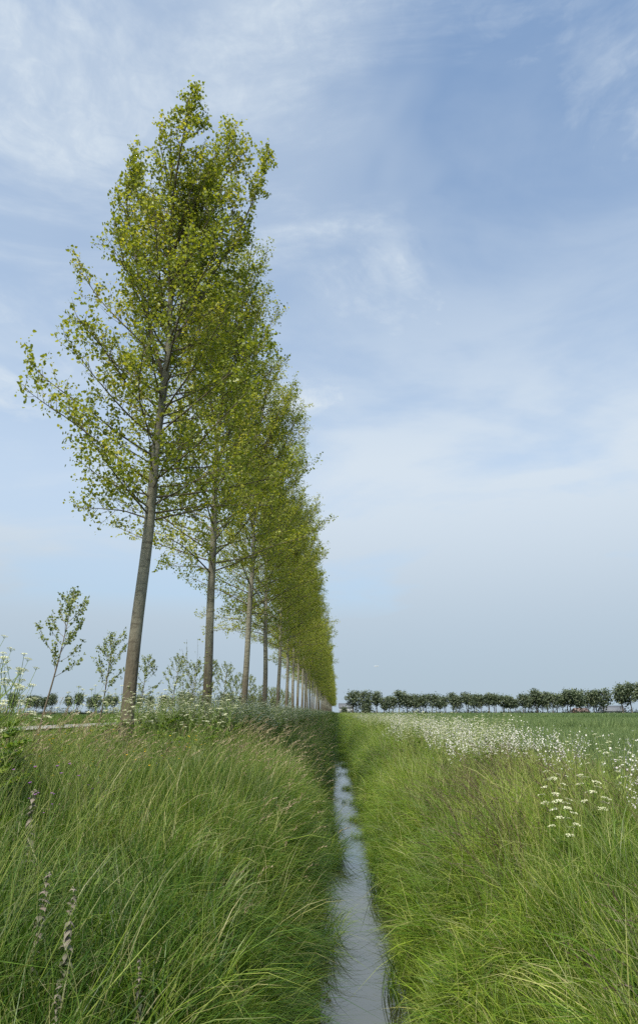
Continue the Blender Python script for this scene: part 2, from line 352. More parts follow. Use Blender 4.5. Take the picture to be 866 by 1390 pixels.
put('dark_seed_grass','seed_stalks',x,y,rng.uniform(.8,1.05,len(x)),'dark leaning grass seed heads over the right bank','grass',[7,8,9],tilt=.05)
# wheat
def xw(n,y0,y1,xm):
    y=rng.uniform(y0,y1,n); x=3.7+rng.uniform(0,1,n)*xm; x=3.7+np.round((x-3.7)/.3)*.3+rng.normal(0,.03,n); k=(x<.56*y+4); return x[k],y[k]
XX=[];YY=[];SS=[];
for (n,y0,y1,xm,s) in [(9000,3.5,14,9,1.),(13000,14,32,19,1.2),(14000,32,80,46,1.8),(9000,80,200,115,3.2),(4000,200,345,200,5.)]:
    x,y=xw(n,y0,y1,xm); XX.append(x);YY.append(y);SS.append(s*rng.uniform(.85,1.15,len(x)))
x=np.concatenate(XX);y=np.concatenate(YY);s=np.concatenate(SS)
tb=np.clip(.5+.5*snoise(x*.35,y*.1,.6,12)+rng.normal(0,.2,len(x)),0,1)
put('wheat','wheat_tuft',x,y,s,'green unripe wheat filling the field on the right','wheat',hs=1/np.interp(y,[0,30,80,200,345],[1,1.1,1.5,2.6,4.]),tintb=tb)
# closed canopy of the crop farther out, where single plants merge
M_crop=plain('wheat_canopy',(.08,.12,.045),1,2.,(.125,.175,.07),.8,6,spec=.1)
xs2=np.unique(np.concatenate([np.linspace(5,70,90),np.linspace(70,260,60)])); ys2=np.linspace(22,348,260)
X,Y=np.meshgrid(xs2,ys2); Z=.42+.03*snoise(X,Y,1.9,4)
V=np.stack([X,Y,Z],-1).reshape(-1,3); nx=len(xs2); ny=len(ys2); i=np.arange(ny-1)[:,None]*nx; j=np.arange(nx-1)[None,:]
mb=MB(); mb.add(V,q=np.stack([i+j,i+j+1,i+nx+j+1,i+nx+j],-1)); tag(link('wheat_canopy',mb.mesh('wheat_canopy',M_crop,True)),'dense lower leaves of the wheat crop','wheat',kind='stuff')

# ------------------------------------------------------------------ water-side clumps
WC=[]
for k in range(3):
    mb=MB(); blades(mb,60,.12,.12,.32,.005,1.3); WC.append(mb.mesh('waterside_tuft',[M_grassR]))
for k in range(3):
    mb=MB(); blades(mb,46,.12,.3,.6,.006,.5,lean=(.75,-.1)); WC.append(mb.mesh('overhanging_tuft',[M_grass]))
kit('waterside_tuft',WC)
n=1100; y=1.5*(90/1.5)**rng.uniform(0,1,n); x=.66+rng.uniform(-.04,.16,n)-wob(y); s=rng.uniform(.6,1.1,n)
xx=x;yy=y
n2=700; y2=1.5*(90/1.5)**rng.uniform(0,1,n2); x2=-.38-rng.uniform(0,.18,n2)-wob(y2)
# small islands of grass standing in the ditch
isl=[(.15,float(q),.22) for q in np.arange(34,200,1.3)]+[(.42,13.,.1),(.36,14.8,.1),(.4,17.5,.14),(.3,20.5,.12),(.32,25,.16),(.2,29,.16),(.3,34,.2),(.1,40,.3),(.2,50,.35),(.1,62,.4),(.15,80,.4)]
xi=[];yi=[]
for a,b,r_ in isl:
    m_=9 if b<30 else 26
    xi.append(a+rng.normal(0,r_,m_)); yi.append(b+rng.normal(0,r_*1.6 if b<30 else 2.5,m_))
x=np.concatenate([x,x2]+xi); y=np.concatenate([y,y2]+yi); s=np.concatenate([s,rng.uniform(.7,1.2,n2),np.interp(np.concatenate(yi),[13,30,60,200],[.7,.9,1.5,2.])])
ix=rng.integers(0,3,len(x)); rz_=rng.uniform(0,6.3,len(x))
n3=1150; y3=1.2*(120/1.2)**rng.uniform(0,1,n3); x3=-.52+rng.uniform(-.2,.1,n3)-wob(y3)
for cx_,cy_,m_ in ((-.14,10.6,10),(-.1,11.4,8),(-.16,7.2,5),(-.2,14,8),(.5,9,3),(.5,6.4,3),(-.2,4.6,4)):
    x3=np.concatenate([x3,cx_+rng.normal(0,.05,m_)]); y3=np.concatenate([y3,cy_+rng.normal(0,.3,m_)])
n3=len(x3)
x=np.concatenate([x,x3]); y=np.concatenate([y,y3]); s=np.concatenate([s,rng.uniform(.7,1.15,n3)]); ix=np.concatenate([ix,rng.integers(3,6,n3)]); rz_=np.concatenate([rz_,rng.normal(0,.5,n3)])
n=len(x); P=np.stack([x,y,np.maximum(gz(x,y),WATER-.04)],-1)
scatter('waterside_grass','waterside_tuft',P,np.stack([rng.normal(0,.25,n),rng.normal(0,.25,n),rz_],-1),np.stack([s,s,s],-1),ix.astype(np.int32),rng.uniform(.2,1,n),'short grass clumps along the waterline of the ditch','grass')

# ------------------------------------------------------------------ flowers
def umbel(mb,c,nrm,rad,r,mw=0,ms=1):
    nrm=norm(nrm); a=norm(np.cross(nrm,[.3,.9,.1])); b=np.cross(nrm,a)
    n=r.integers(9,13)
    base=c-nrm*rad*.8
    for k in range(n):
        q=rad*(k/n)**.5; th=k*2.4+r.uniform(0,.5); p=c+a*q*cos(th)+b*q*sin(th)-nrm*(q*q/rad)*.25
        tube(mb,[base,p],[.0008,.0006],3,c=(r.uniform(.3,1),.5,0),m=ms)
        vs=[];ts=[];cc=[]
        for f in range(7):
            o=p+(a*r.normal(0,1)+b*r.normal(0,1))*rad*.13+nrm*r.normal(0,.12)*rad*.3
            sz=rad*.13; th2=r.uniform(0,6.3); n2=norm(nrm+r.normal(0,.35,3)); a2=norm(np.cross(n2,[.2,.8,.3])); b2=np.cross(n2,a2); s0=len(vs)
            for g in range(5):
                vs.append(o+sz*(a2*cos(th2+g*1.2566)+b2*sin(th2+g*1.2566))); 
            ts+=[(s0,s0+1,s0+2),(s0,s0+2,s0+3),(s0,s0+3,s0+4)]; cc+=[(r.uniform(0,1),.5,0)]*5
        mb.add(vs,t=ts,c=cc,m=mw)
def fern(mb,base,d,L,r,m=0):
    d=norm(d); side=norm(np.cross(d,[0,0,1])); vs=[];qs=[];cc=[]
    for k in range(1,9):
        u=k/9.; p=base+d*L*u+np.array([0,0,-.25*L*u*u])
        for s in (-1,1):
            for w in range(4):
                o=p+side*s*L*.32*(1-u)*(w+.5)/4+d*.02*w+r.normal(0,.004,3); sz=.02*(1.2-u*.5)
                e=norm(side*s+d*.6+r.normal(0,.3,3))*sz*1.5; g=norm(np.cross(e,[0,.1,1]))*sz*.5; s0=len(vs)
                vs+=[o-e*.5,o+g,o+e,o-g]; qs.append((s0,s0+1,s0+2,s0+3)); cc+=[(r.uniform(.1,.9),.5,0)]*4
    mb.add(vs,q=qs,c=cc,m=m)
    tube(mb,[base,base+d*L*.5+np.array([0,0,-.06*L]),base+d*L+np.array([0,0,-.25*L])],[.0018,.0014,.0007],3,m=m,c=(.8,.5,0))
def parsley(seed,H=1.15,big=1.):
    """returns meshes: stalks, leaves, [flower heads] and one merged mesh."""
    r=np.random.default_rng(seed); st=MB(); lv=MB(); heads=[]; al=MB()
    t=np.linspace(0,1,7); w=r.normal(0,.03,2); P=np.stack([w[0]*t*2+.02*np.sin(t*5),w[1]*t*2,H*.86*t],-1)
    ops=[]
    def both(mb,f): f(mb); f(al)
    tube(st,P,np.linspace(.006,.003,7),5,c=(.4,.5,0)); tube(al,P,np.linspace(.006,.003,7),4,c=(.4,.5,0),m=1)
    for k in range(11):
        u=.42+.58*k/10.; p=np.array([np.interp(u,t,P[:,q]) for q in range(3)])
        az=k*2.4+r.uniform(-.4,.4); L=H*(.34*(1.15-u)+.1); d=np.array([cos(az)*.62,sin(az)*.62,1.])
        e=p+norm(d)*L; mid=p+norm(d+np.array([0,0,-.35]))*L*.5
        tube(st,[p,mid,e],[.0028,.002,.0014],4,c=(.6,.5,0)); tube(al,[p,mid,e],[.0028,.002,.0014],3,c=(.6,.5,0),m=1)
        s=r.integers(1<<30); rd=r.uniform(.024,.036)*big
        h=MB(); umbel(h,e+np.array([0,0,.02]),np.array([cos(az)*.25,sin(az)*.25,1.]),rd,np.random.default_rng(s)); heads.append(h)
        umbel(al,e+np.array([0,0,.02]),np.array([cos(az)*.25,sin(az)*.25,1.]),rd,np.random.default_rng(s))
    for k in range(9):
        u=.08+.07*k; p=np.array([0,0,H*.86*u]); az=k*2.2+r.uniform(0,1); d=np.array([cos(az),sin(az),.55]); s=r.integers(1<<30)
        fern(lv,p,d,.32-.02*k,np.random.default_rng(s)); fern(al,p,d,.32-.02*k,np.random.default_rng(s),m=2)
    return st.mesh('parsley_stalk',[M_stem],True),lv.mesh('parsley_leaves',[M_grass]),[h.mesh('parsley_flower_head',[M_white,M_stem]) for h in heads],al.mesh('parsley_plant',[M_white,M_stem,M_grass])
def rocket(seed,H=1.0):
    """bushy white to pale lilac wildflower with many small four-petalled flowers."""
    r=np.random.default_rng(seed); st=MB(); fl=MB(); lv=MB(); al=MB()
    for k in range(7):
        az=r.uniform(0,6.3); sp=r.uniform(.05,.3); h=H*r.uniform(.75,1.05); t=np.linspace(0,1,6)
        P=np.stack([cos(az)*sp*t**1.5,sin(az)*sp*t**1.5,h*t],-1)
        tube(st,P,np.linspace(.004,.0015,6),4,c=(.8,.5,0)); tube(al,P,np.linspace(.004,.0015,6),3,c=(.8,.5,0),m=1)
        for f in range(17):
            u=r.uniform(.66,1.03); p=np.array([np.interp(u,t,P[:,q]) for q in range(3)])+np.array([0,0,h*max(0,u-1)])
            o=norm(r.normal(0,1,3)*np.array([1,1,.5]))*r.uniform(.015,.06); n_=norm(o+np.array([0,0,.03])); a=norm(np.cross(n_,r.normal(0,1,3))); b=np.cross(n_,a)
            vs=[];qs=[];c=p+o; sz=r.uniform(.007,.011); cv=(r.uniform(0,1),.5,0)
            for g in range(4):
                th=g*pi/2; d1=a*cos(th)+b*sin(th); d2=a*cos(th+.6)+b*sin(th+.6); d3=a*cos(th-.6)+b*sin(th-.6); s0=len(vs)
                vs+=[c,c+d2*sz*.8,c+d1*sz*1.15,c+d3*sz*.8]; qs.append((s0,s0+1,s0+2,s0+3))
            fl.add(vs,q=qs,c=[cv]*len(vs)); al.add(vs,q=qs,c=[cv]*len(vs),m=0)
        for f in range(5):
            u=r.uniform(.1,.6); p=np.array([np.interp(u,t,P[:,q]) for q in range(3)]); az2=r.uniform(0,6.3); d=np.array([cos(az2),sin(az2),.5]); L=r.uniform(.05,.1); sd=norm(np.cross(d,[0,0,1]))*L*.17
            vs=[p,p+d*L*.5+sd,p+d*L,p+d*L*.5-sd]; c=[(r.uniform(.3,1),.5,0)]*4
            lv.add(vs,q=[(0,1,2,3)],c=c); al.add(vs,q=[(0,1,2,3)],c=c,m=1)
    return st.mesh('wildflower_stalks',[M_stem],True),lv.mesh('wildflower_leaves',[M_stem]),fl.mesh('wildflower_petals',[M_lilac]),al.mesh('wildflower_plant',[M_lilac,M_stem])
PAR=[parsley(100+k,1.1+.08*k) for k in range(4)]+[parsley(110+k,.78,1.3) for k in range(2)]
ROC=[rocket(200+k,.95+.05*k) for k in range(4)]
def par_thing(k,loc,rz,s,label,grp):
    st,lv,hs_,al=PAR[k]; e=empty('cow_parsley',loc,rz,s); tag(e,label,'cow parsley',grp)
    link('stalk',st,e); link('leaves',lv,e)
    for h in hs_: link('flower_head',h,e)
    return e
def roc_thing(k,loc,rz,s,label,grp):
    st,lv,fl,al=ROC[k]; e=empty('white_wildflower',loc,rz,s); tag(e,label,'wildflower',grp)
    link('stalks',st,e); link('leaves',lv,e); link('flowers',fl,e)['kind']='stuff'; return e
def P3(x,y): return (x,y,float(gz(x,y)))
rr=random.Random(5)
# standing-out nearest plants
par_thing(3,P3(-2.45,5.0),.4,.99,'tall branching cow parsley at the left edge of the photo, beside the leftmost young tree','cow parsley on the left verge')
for k_,(x,y,s) in enumerate([(-2.75,5.6,1.2),(-3.0,6.0,1.12),(-2.35,4.8,1.08),(-2.9,5.5,1.15),(-2.6,5.3,1.05),(-2.5,5.1,1.1)]):
    par_thing(k_%4,P3(x,y),k_*1.3,s,'cow parsley in the bushy clump at the left edge of the photo','cow parsley on the left verge')
for (x,y,s,l) in [(1.86,6.1,.66,'upper cow parsley of the pair standing alone in the right bank grass'),
                  (1.62,5.2,.58,'lower cow parsley of the pair standing alone in the right bank grass'),
                  (2.05,5.7,.64,'white cow parsley just right of the isolated pair on the right bank')]:
    par_thing(4+(x>1.7),P3(x,y),rr.uniform(0,6),s*1.35,l,'cow parsley on the right bank')
for (x,y,s) in [(-3.15,10.6,1.05),(-3.3,9.6,1.0),(-2.9,9.9,.98)]:
    par_thing(rr.randrange(4),P3(x,y),rr.uniform(0,6),s,'large cow parsley with flower heads in front of the nearest poplar trunk','cow parsley on the left verge')
used=0
for k in range(42):       # left verge, near enough to show parts
    y=rr.uniform(6.5,15); x=-rr.uniform(1.6,4.6)
    if y<9 and x>-2.6: continue
    par_thing(rr.randrange(4),P3(x,y),rr.uniform(0,6),rr.uniform(.85,1.08),'cow parsley in bloom among the long grass of the left verge near the first poplars','cow parsley on the left verge')
for k in range(60):
    y=rr.uniform(6.2,15); x=rr.uniform(1.7,3.5)
    if y<10 and x<2.3: continue
    if rr.random()<.35: par_thing(rr.randrange(4),P3(x,y),rr.uniform(0,6),rr.uniform(.66,.86),'cow parsley in bloom between the right bank and the wheat, nearer half','cow parsley on the right bank')
    else: roc_thing(rr.randrange(4),P3(x,y),rr.uniform(0,6),rr.uniform(.8,1.02),'bushy white and pale lilac wildflower at the wheat edge','wildflowers along the wheat edge')
for (x,y,s,l) in [(2.75,6.0,.8,'pale lilac wildflower nearest the right edge of the photo, in front of the wheat'),(2.3,5.6,.68,'small pale lilac wildflower right of the isolated cow parsley'),(3.0,7.2,.9,'second pale lilac wildflower from the right edge, in front of the wheat')]:
    roc_thing(0,P3(x,y),1.,s,l,'wildflowers along the wheat edge')
# farther plants: copies too small to show parts
for k in range(150):
    y=15*(70/15)**rr.random(); x=-rr.uniform(1.8,4.4)
    o=link('cow_parsley',PAR[rr.randrange(4)][3],None,P3(x,y)); s=rr.uniform(.85,1.1); o.scale=(s,s,s); o.rotation_euler=(0,0,rr.uniform(0,6))
    tag(o,'cow parsley in the hazy white band under the receding poplar row','cow parsley','cow parsley on the left verge')
for k in range(170):
    y=14*(70/14)**rr.random(); x=rr.uniform(2.0,3.7); b=rr.random()<.5
    o=link('cow_parsley' if b else 'white_wildflower',(PAR if b else ROC)[rr.randrange(4)][3],None,P3(x,y)); s=rr.uniform(.78,1.0) if b else rr.uniform(.9,1.15); o.scale=(s,s,s); o.rotation_euler=(0,0,rr.uniform(0,6))
    if b: tag(o,'cow parsley in the white band along the wheat, farther half','cow parsley','cow parsley on the right bank')
    else: tag(o,'pale wildflower far along the wheat edge','wildflower','wildflowers along the wheat edge')
kit('flower_stand',[p[3] for p in PAR[:4]]+[q[3] for q in ROC])
n=2200; x=-rng.uniform(1.5,4.6,n); y=14*(400/14)**rng.uniform(0,1,n); k=snoise(x,y,.5,31)>-.5; x=x[k];y=y[k];n=len(x)
put('parsley_drift','flower_stand',x,y,rng.uniform(.8,1.05,n),'drift of white cow parsley under the far poplars','cow parsley',[0,1,2,3],tilt=.05)
n=650; x=rng.uniform(1.6,3.7,n); y=13*(400/9)**rng.uniform(0,1,n); k=snoise(x,y,.7,33)>-.4; x=x[k];y=y[k];n=len(x)
put('wildflower_drift','flower_stand',x,y,rng.uniform(.68,.95,n),'drift of white flowers along the wheat far away','wildflowers',[0,1,2,3,4,5,6,7],tilt=.05)
# tiny meadow flowers
SF=[]
for mat in (M_yellow,M_violet):
    mb=MB()
    for f in range(5):
        a=rng.uniform(0,6.3); q=rng.uniform(0,.25); p=np.array([q*cos(a),q*sin(a),rng.uniform(.4,.62)])
        tube(mb,[(p[0],p[1],0),tuple(p)],[.0015,.001],3,m=1,c=(.3,.5,0))
        vs=[p]; 
        for g in range(6): vs.append(p+np.array([cos(g*1.047)*.011,sin(g*1.047)*.011,.006]))
        mb.add(vs,t=[(0,g+1,(g+1)%6+1) for g in range(6)],c=[(rng.uniform(0,1),.5,0)]*7)
    SF.append(mb.mesh('meadow_flower',[mat,M_stem]))
kit('meadow_flower',SF)
n=160; x=-rng.uniform(1.8,8,n); y=rng.uniform(5.5,24,n); k=inview(x,y); x=x[k];y=y[k];n=len(x)
put('yellow_meadow_flowers','meadow_flower',x,y,rng.uniform(.9,1.3,n),'scattered small yellow flowers in the left verge','flowers',[0])
n=70; x=-rng.uniform(1.5,5,n); y=2.5*(20/2.5)**rng.uniform(0,1,n); k=inview(x,y); x=x[k];y=y[k];n=len(x)
put('violet_meadow_flowers','meadow_flower',x,y,rng.uniform(.7,1.1,n),'scattered small violet flowers in the left verge','flowers',[1])

# dusty dead-nettles at lower left
def nettle(seed,H):
    r=np.random.default_rng(seed); st=MB(); lv=MB(); fl=MB()
    t=np.linspace(0,1,6); P=np.stack([.04*t**2,.02*t,H*t],-1); tube(st,P,np.linspace(.004,.002,6),5,c=(.3,.5,0))
    for k in range(12):
        u=.35+.65*k/11.; p=np.array([np.interp(u,t,P[:,q]) for q in range(3)]); s=(1.15-u*.75)
        for w in range(4):
            az=w*pi/2+k*.8+r.normal(0,.3); d=np.array([cos(az),sin(az),-.5+r.normal(0,.35)]); L=.08*s*r.uniform(.5,1.4); sd=norm(np.cross(d,[0,0,1]))
            vs=[p,p+d*L*.4+sd*L*.48,p+d*L*.8+sd*L*.2,p+d*L*1.15+np.array([0,0,-.01]),p+d*L*.8-sd*L*.2,p+d*L*.4-sd*L*.48,p+d*L*.55+np.array([0,0,.008])]
            lv.add(vs,t=[(6,0,1),(6,1,2),(6,2,3),(6,3,4),(6,4,5),(6,5,0)],c=[(min(1,max(0,u*.7+r.normal(0,.15))),.5,0)]*7)
        for w in range(5):
            az=r.uniform(0,6.3); q=p+np.array([cos(az)*.012,sin(az)*.012,.006]); e=np.array([cos(az)*.012,sin(az)*.012,.012]); sd=norm(np.cross(e,[0,0,1]))*.004
            fl.add([q-sd,q+sd,q+e+sd,q+e-sd],q=[(0,1,2,3)],c=[(r.uniform(.2,1),.5,0)]*4)
    return st.mesh('nettle_stalk',[M_nettle],True),lv.mesh('nettle_leaves',[M_nettle]),fl.mesh('nettle_flowers',[M_nettle])
NE=[nettle(300+k,.95) for k in range(3)]
# x, y, scale: positions on the left bank
for i_,(x,y,s,l) in enumerate([(-1.2,2.95,.5,'pinkish grey dead-nettle, tallest of the pair in the bottom left corner'),
                (-1.07,2.95,.47,'pale topped dead-nettle, right one of the pair in the bottom left corner'),
                (-1.72,4.0,.6,'grey dead-nettle at the left edge of the photo, above the pair'),
                (-.8,3.1,.36,'shaded dead-nettle right of the bottom left pair'),
                (-.95,2.6,.36,'low dead-nettle nearest the bottom of the photo')]):
    e=empty('dead_nettle',P3(x,y),i_*1.1,s); tag(e,l,'dead-nettle','dead-nettles in the lower left grass')
    a,b,c=NE[i_%3]; link('stalk',a,e); link('leaves',b,e); link('flowers',c,e)

# ------------------------------------------------------------------ trees
def leaves(mb,P,size,r,droop=.3,bright=None,m=0,out=None):
    n=len(P); d=norm(r.normal(0,1,(n,3))+np.array([.25,0,-droop])); nn=norm(r.normal(0,1,(n,3))+np.array([0,0,.6])); s=norm(np.cross(d,nn)); up=np.cross(s,d)
    L=(size*r.uniform(.5,1.3,n))[:,None]
    v0=P; v1=P+d*L*.3+s*L*.42+up*L*.1; v2=P+d*L*.72+s*L*.3+up*L*.06; v3=P+d*L*1.08; v4=P+d*L*.72-s*L*.3+up*L*.06; v5=P+d*L*.3-s*L*.42+up*L*.1
    V=np.stack([v0,v1,v2,v3,v4,v5],1).reshape(-1,3); i=np.arange(n)[:,None]*6
    Q=np.concatenate([i+np.array([[0,1,2,3]]),i+np.array([[0,3,4,5]])])
    b=r.uniform(0,1,n) if bright is None else np.clip(bright+r.normal(0,.2,n),0,1)
    mb.add(V,q=Q,c=np.repeat(np.stack([b,b*0,b*0],-1),6,0),m=m)
def path(p,d,L,n,up,wig,r,wind=0.):
    P=[np.array(p,float)]; d=norm(d)
    for k in range(n):
        d=norm(d+np.array([wind,0,up])/n+r.normal(0,wig,3)); P.append(P[-1]+d*L/n)
    return np.array(P)
def at(P,u):
    x=u*(len(P)-1); i=min(int(x),len(P)-2); f=x-i; return P[i]*(1-f)+P[i+1]*f, norm(P[i+1]-P[i])
profA=([4.2,5,6.5,8,10.6,12.7,14.,15.5],[1.9,2.2,2.4,2.25,1.95,1.5,1.05,.65],[1.8,2.3,2.4,2.2,1.8,1.5,1.5,1.4])
def poplar(seed,H=16.,prof=None,nprim=84,lsize=.062,forks=True,z0=4.3,lean=None,dens=1.4):
    r=np.random.default_rng(seed); tr=MB(); br=MB(); lf=MB()
    zz=np.linspace(-.2,H-1.6,34); 
    wx=.06*np.sin(zz*.5+seed)+.03*np.sin(zz*1.3+seed*2); wy=.06*np.cos(zz*.43+seed); wx-=wx[0]; wy-=wy[0]
    ln=np.zeros_like(zz) if lean is None else np.interp(zz,lean[0],lean[1])
    T=np.stack([wx*np.clip(zz/6,0,1)+ln,wy*np.clip(zz/6,0,1),zz],-1)
    rad=np.interp(zz,[-.2,.3,1.,4.5,8,12,H],[.2,.14,.115,.095,.066,.034,.01])
    tube(tr,T,rad,14)
    axes=[(T,rad,z0,H-1.6)]
    if forks:
        for (zf,az,L) in ((7.6,pi+.2,6.6),(8.4,.35,6.4),(9.9,-1.8,5.0),(9.2,1.9,5.6),(10.2,-.3,4.6)):
            k=np.interp(zf,zz,np.arange(len(zz))); p,_=at(T,k/(len(zz)-1))
            B=path(p,(cos(az)*.34,sin(az)*.34,1.),L,12,.35,.03,r,.15); q=np.linspace(.042,.01,13); tube(br,B,q,8); axes.append((B,q,B[2][2],B[-1][2]))
    prof=prof or ([4.4,5,6.5,9,11,13,15,16],[2.0,2.5,2.8,2.6,2.3,2.0,1.4,.6],[2.0,2.5,2.8,2.6,2.3,2.0,1.4,.6])
    prims=[]
    for ai,(A,q,za,zb) in enumerate(axes):
        npr=nprim if ai==0 else 18
        for k in range(npr):
            z=za+(zb-za)*((k+r.uniform(0,.8))/npr)**(1.12); zs_=A[:,2]; kk=np.interp(z,zs_,np.arange(len(zs_))); p,_=at(A,kk/(len(zs_)-1))
            az=k*2.3999+ai+r.normal(0,.3); cx=cos(az)
            wL=np.interp(z+.8,prof[0],prof[1]); wR=np.interp(z+.8,prof[0],prof[2]); w=np.interp(cx,[-1,1],[wL,wR])*r.choice([.55,.75,.9,1.05])*r.uniform(.9,1.1)
            if ai: w*=.5
            hz=np.interp(z,[4.4,6,10,14,16],[2.0,1.5,.95,.7,.55]); L=max(.4,w*np.hypot(1,.75/hz)*1.12); L=min(L,max(.35,(H+.1-z)/.85))
            B=path(p,(cos(az)*hz,sin(az)*hz,.75),L,9,np.interp(z,[4.2,5.2,7,16],[-.35,.1,.5,.8]),.05,r,.12)
            r0=min(.024,.006+L*.006); tube(br,B,np.linspace(r0,.004,10),5); prims.append((B,L,z))
        prims.append((A[-5:],np.linalg.norm(A[-1]-A[-5]),zb))
    LP=[];LB=[]
    for (B,L,z) in prims:
        ns=int(max(4,L*5.2*dens)); cb=r.uniform(.2,.75)
        for k in range(ns):
            u=(.22+.78*(k+r.uniform(0,1))/ns) if z>6 else (.2+.8*(k+r.uniform(0,1))/ns)
            p,d=at(B,min(u,.999)); sd=norm(np.cross(d,r.normal(0,1,3))); l=r.uniform(.3,.75)*(1.15-u*.45)*(1. if L>1 else .7)
            S=path(p,d*.8+sd*.9+np.array([.1,0,.2]),l,4,.25,.12,r); tube(br,S,np.linspace(.006,.002,5),3)
            for w in range(3):
                q,d2=at(S,r.uniform(.3,.98)); tl=r.uniform(.12,.3); s2=norm(d2+norm(np.cross(d2,r.normal(0,1,3)))*1.0)
                m_=int(tl/.05)+1; e=q[None,:]+s2[None,:]*np.linspace(.2,1,m_)[:,None]*tl; LP.append(e+r.normal(0,.035,e.shape)); LB.append(np.full(m_,cb+r.normal(0,.08)))
            m_=int(l/.07)+1; uu=np.linspace(.15,1,m_); e=np.array([at(S,min(t_,.999))[0] for t_ in uu]); LP.append(e+r.normal(0,.035,e.shape)); LB.append(np.full(m_,cb))
    LP=np.concatenate(LP); LB=np.concatenate(LB)
    # a few bare or half-bare patches
    keep=snoise(LP[:,0]*1.+LP[:,2]*.6,LP[:,1]+LP[:,2]*.8,1.7,seed)+r.normal(0,.3,len(LP))>-.8
    LP=LP[keep]; LB=LB[keep]
    zk=(H-.45-4)/(np.percentile(LP[:,2],99.9)-4)
    LP[:,2]=np.where(LP[:,2]>4,4+(LP[:,2]-4)*zk,LP[:,2])
    for q_ in (tr,br):
        for v_ in q_.v: v_[:,2]=np.where(v_[:,2]>4,4+(v_[:,2]-4)*zk,v_[:,2])
    zp=[prof[0][0]-1]+[4+(z_-4)*(H-.45-4)/(max(prof[0])-4) for z_ in prof[0]]
    def tame(v,soft=.5):
        if prof is not profA: return
        cx_=np.interp(v[:,2],T[:,2],T[:,0]); dx=v[:,0]-cx_; dy=v[:,1]; rr_=np.hypot(dx,dy)+1e-6; c_=dx/rr_
        R_=np.interp(v[:,2],zp,[prof[1][0]]+list(prof[1]))*(1-c_)/2+np.interp(v[:,2],zp,[prof[2][0]]+list(prof[2]))*(1+c_)/2
        f_=np.where(rr_>R_,(R_+(rr_-R_)*soft)/rr_,1.); v[:,0]=cx_+dx*f_; v[:,1]=dy*f_
    tame(LP)
    for v_ in br.v: tame(v_)
    leaves(lf,LP,lsize,r,bright=LB)
    return tr.mesh('poplar_trunk',[M_bark],True),br.mesh('poplar_limbs',[M_twig],True),lf.mesh('poplar_crown',[M_leaf]),len(LP)
POP=[poplar(11,14.3,profA,96,dens=1.65,lean=([0,6,11,16],[0,-.05,.05,.6])),poplar(23,15.3),poplar(37,15.8),poplar(49,15.0,dens=1.45)]
print('leaves',[p[3] for p in POP])
ORD=['first','second','third','fourth','fifth','sixth','seventh','eighth','ninth','tenth','eleventh','twelfth','thirteenth','fourteenth','fifteenth','sixteenth','seventeenth','eighteenth','nineteenth','twentieth']
def ordn(k):
    t=['twentieth','thirtieth','fortieth','fiftieth']; b=['','twenty','thirty','forty','fifty']
    if k<=20: return ORD[k-1]
    if k%10==0: return {30:'thirtieth',40:'fortieth',50:'fiftieth'}[k]
    return {2:'twenty',3:'thirty',4:'forty',5:'fifty'}[k//10]+'-'+ORD[k%10-1]
def tree(name,parts,loc,rz,s,label,cat,grp,names=('trunk','branches','crown')):
    e=empty(name,loc,rz,s); tag(e,label,cat,grp)
    for nm,me in zip(names,parts): link(nm,me,e)
    return e
GP='poplars in the row along the ditch'
protos={}
for k in range(62):
    y=11.5+7.*k+rr.uniform(-.15,.15)*(k>0); x=-3.5+rr.uniform(-.08,.08)*(k>0)
    if k==0: v,rz,s=0,0,1.
    else: v=1+(k*2)%3; rz=rr.choice([0,.7,-.6,3.3,2.5,3.9]); s=(1.09 if k==1 else rr.uniform(.97,1.09))
    if k==0: l='nearest poplar, tallest looking, with its whole trunk and open crown in view'
    elif k<20: l='%s poplar of the row, counting from the nearest trunk into the distance'%ordn(k+1)
    else: l='slender poplar far down the row where the trunks merge towards the horizon'
    loc=(x-.06,y,float(gz(x,y))-.05)
    if v in protos:
        e=copy_tree(protos[v]); e.location=loc; e.rotation_euler=(0,0,rz); e.scale=(s,s,s); tag(e,l)
    else:
        protos[v]=tree('poplar_tree',POP[v][:3],loc,rz,s,l,'poplar',GP)
# saplings beyond the verge
def sapling(seed,H=6.2):
    r=np.random.default_rng(seed); tr=MB(); br=MB(); lf=MB()
    t=np.linspace(0,1,14); T=np.stack([H*.13*t+.05*np.sin(t*6+seed),.05*np.cos(t*5),H*t],-1); T[0,2]=-.1
    tube(tr,T,np.linspace(.05,.006,14),7); LP=[]
    prims=[(T[-4:],1.)]
    for k in range(20):
        u=.42+.53*(k/20.)**.9; p,_=at(T,u); az=k*2.4+r.normal(0,.3); L=np.interp(u,[.4,.55,.75,1],[1.2,1.6,1.3,.5])*r.uniform(.7,1.15)
        B=path(p,(cos(az)*.9,sin(az)*.9,.55),L,7,.75,.07,r,.2); tube(br,B,np.linspace(.013,.003,8),4); prims.append((B,L))
    for B,L in prims:
        for k in range(int(L*5)+2):
            p,d=at(B,r.uniform(.3,.99)); S=path(p,d+r.normal(0,.6,3),r.uniform(.15,.4),3,.3,.1,r); tube(br,S,[.004,.003,.002,.001],3)
            LP.append(np.array([at(S,w)[0] for w in np.linspace(.1,.99,6)])+r.normal(0,.03,(6,3)))
        LP.append(np.array([at(B,w)[0] for w in np.linspace(.5,.99,12)])+r.normal(0,.04,(12,3)))
    LP=np.concatenate(LP); leaves(lf,LP,.1,r)
    return tr.mesh('sapling_trunk',[M_twig],True),br.mesh('sapling_limbs',[M_twig],True),lf.mesh('sapling_crown',[M_sap])
SA=[sapling(61),sapling(62,5.6),sapling(63,5.8)]
GS='young trees planted beside the road'
sapx=[]; 
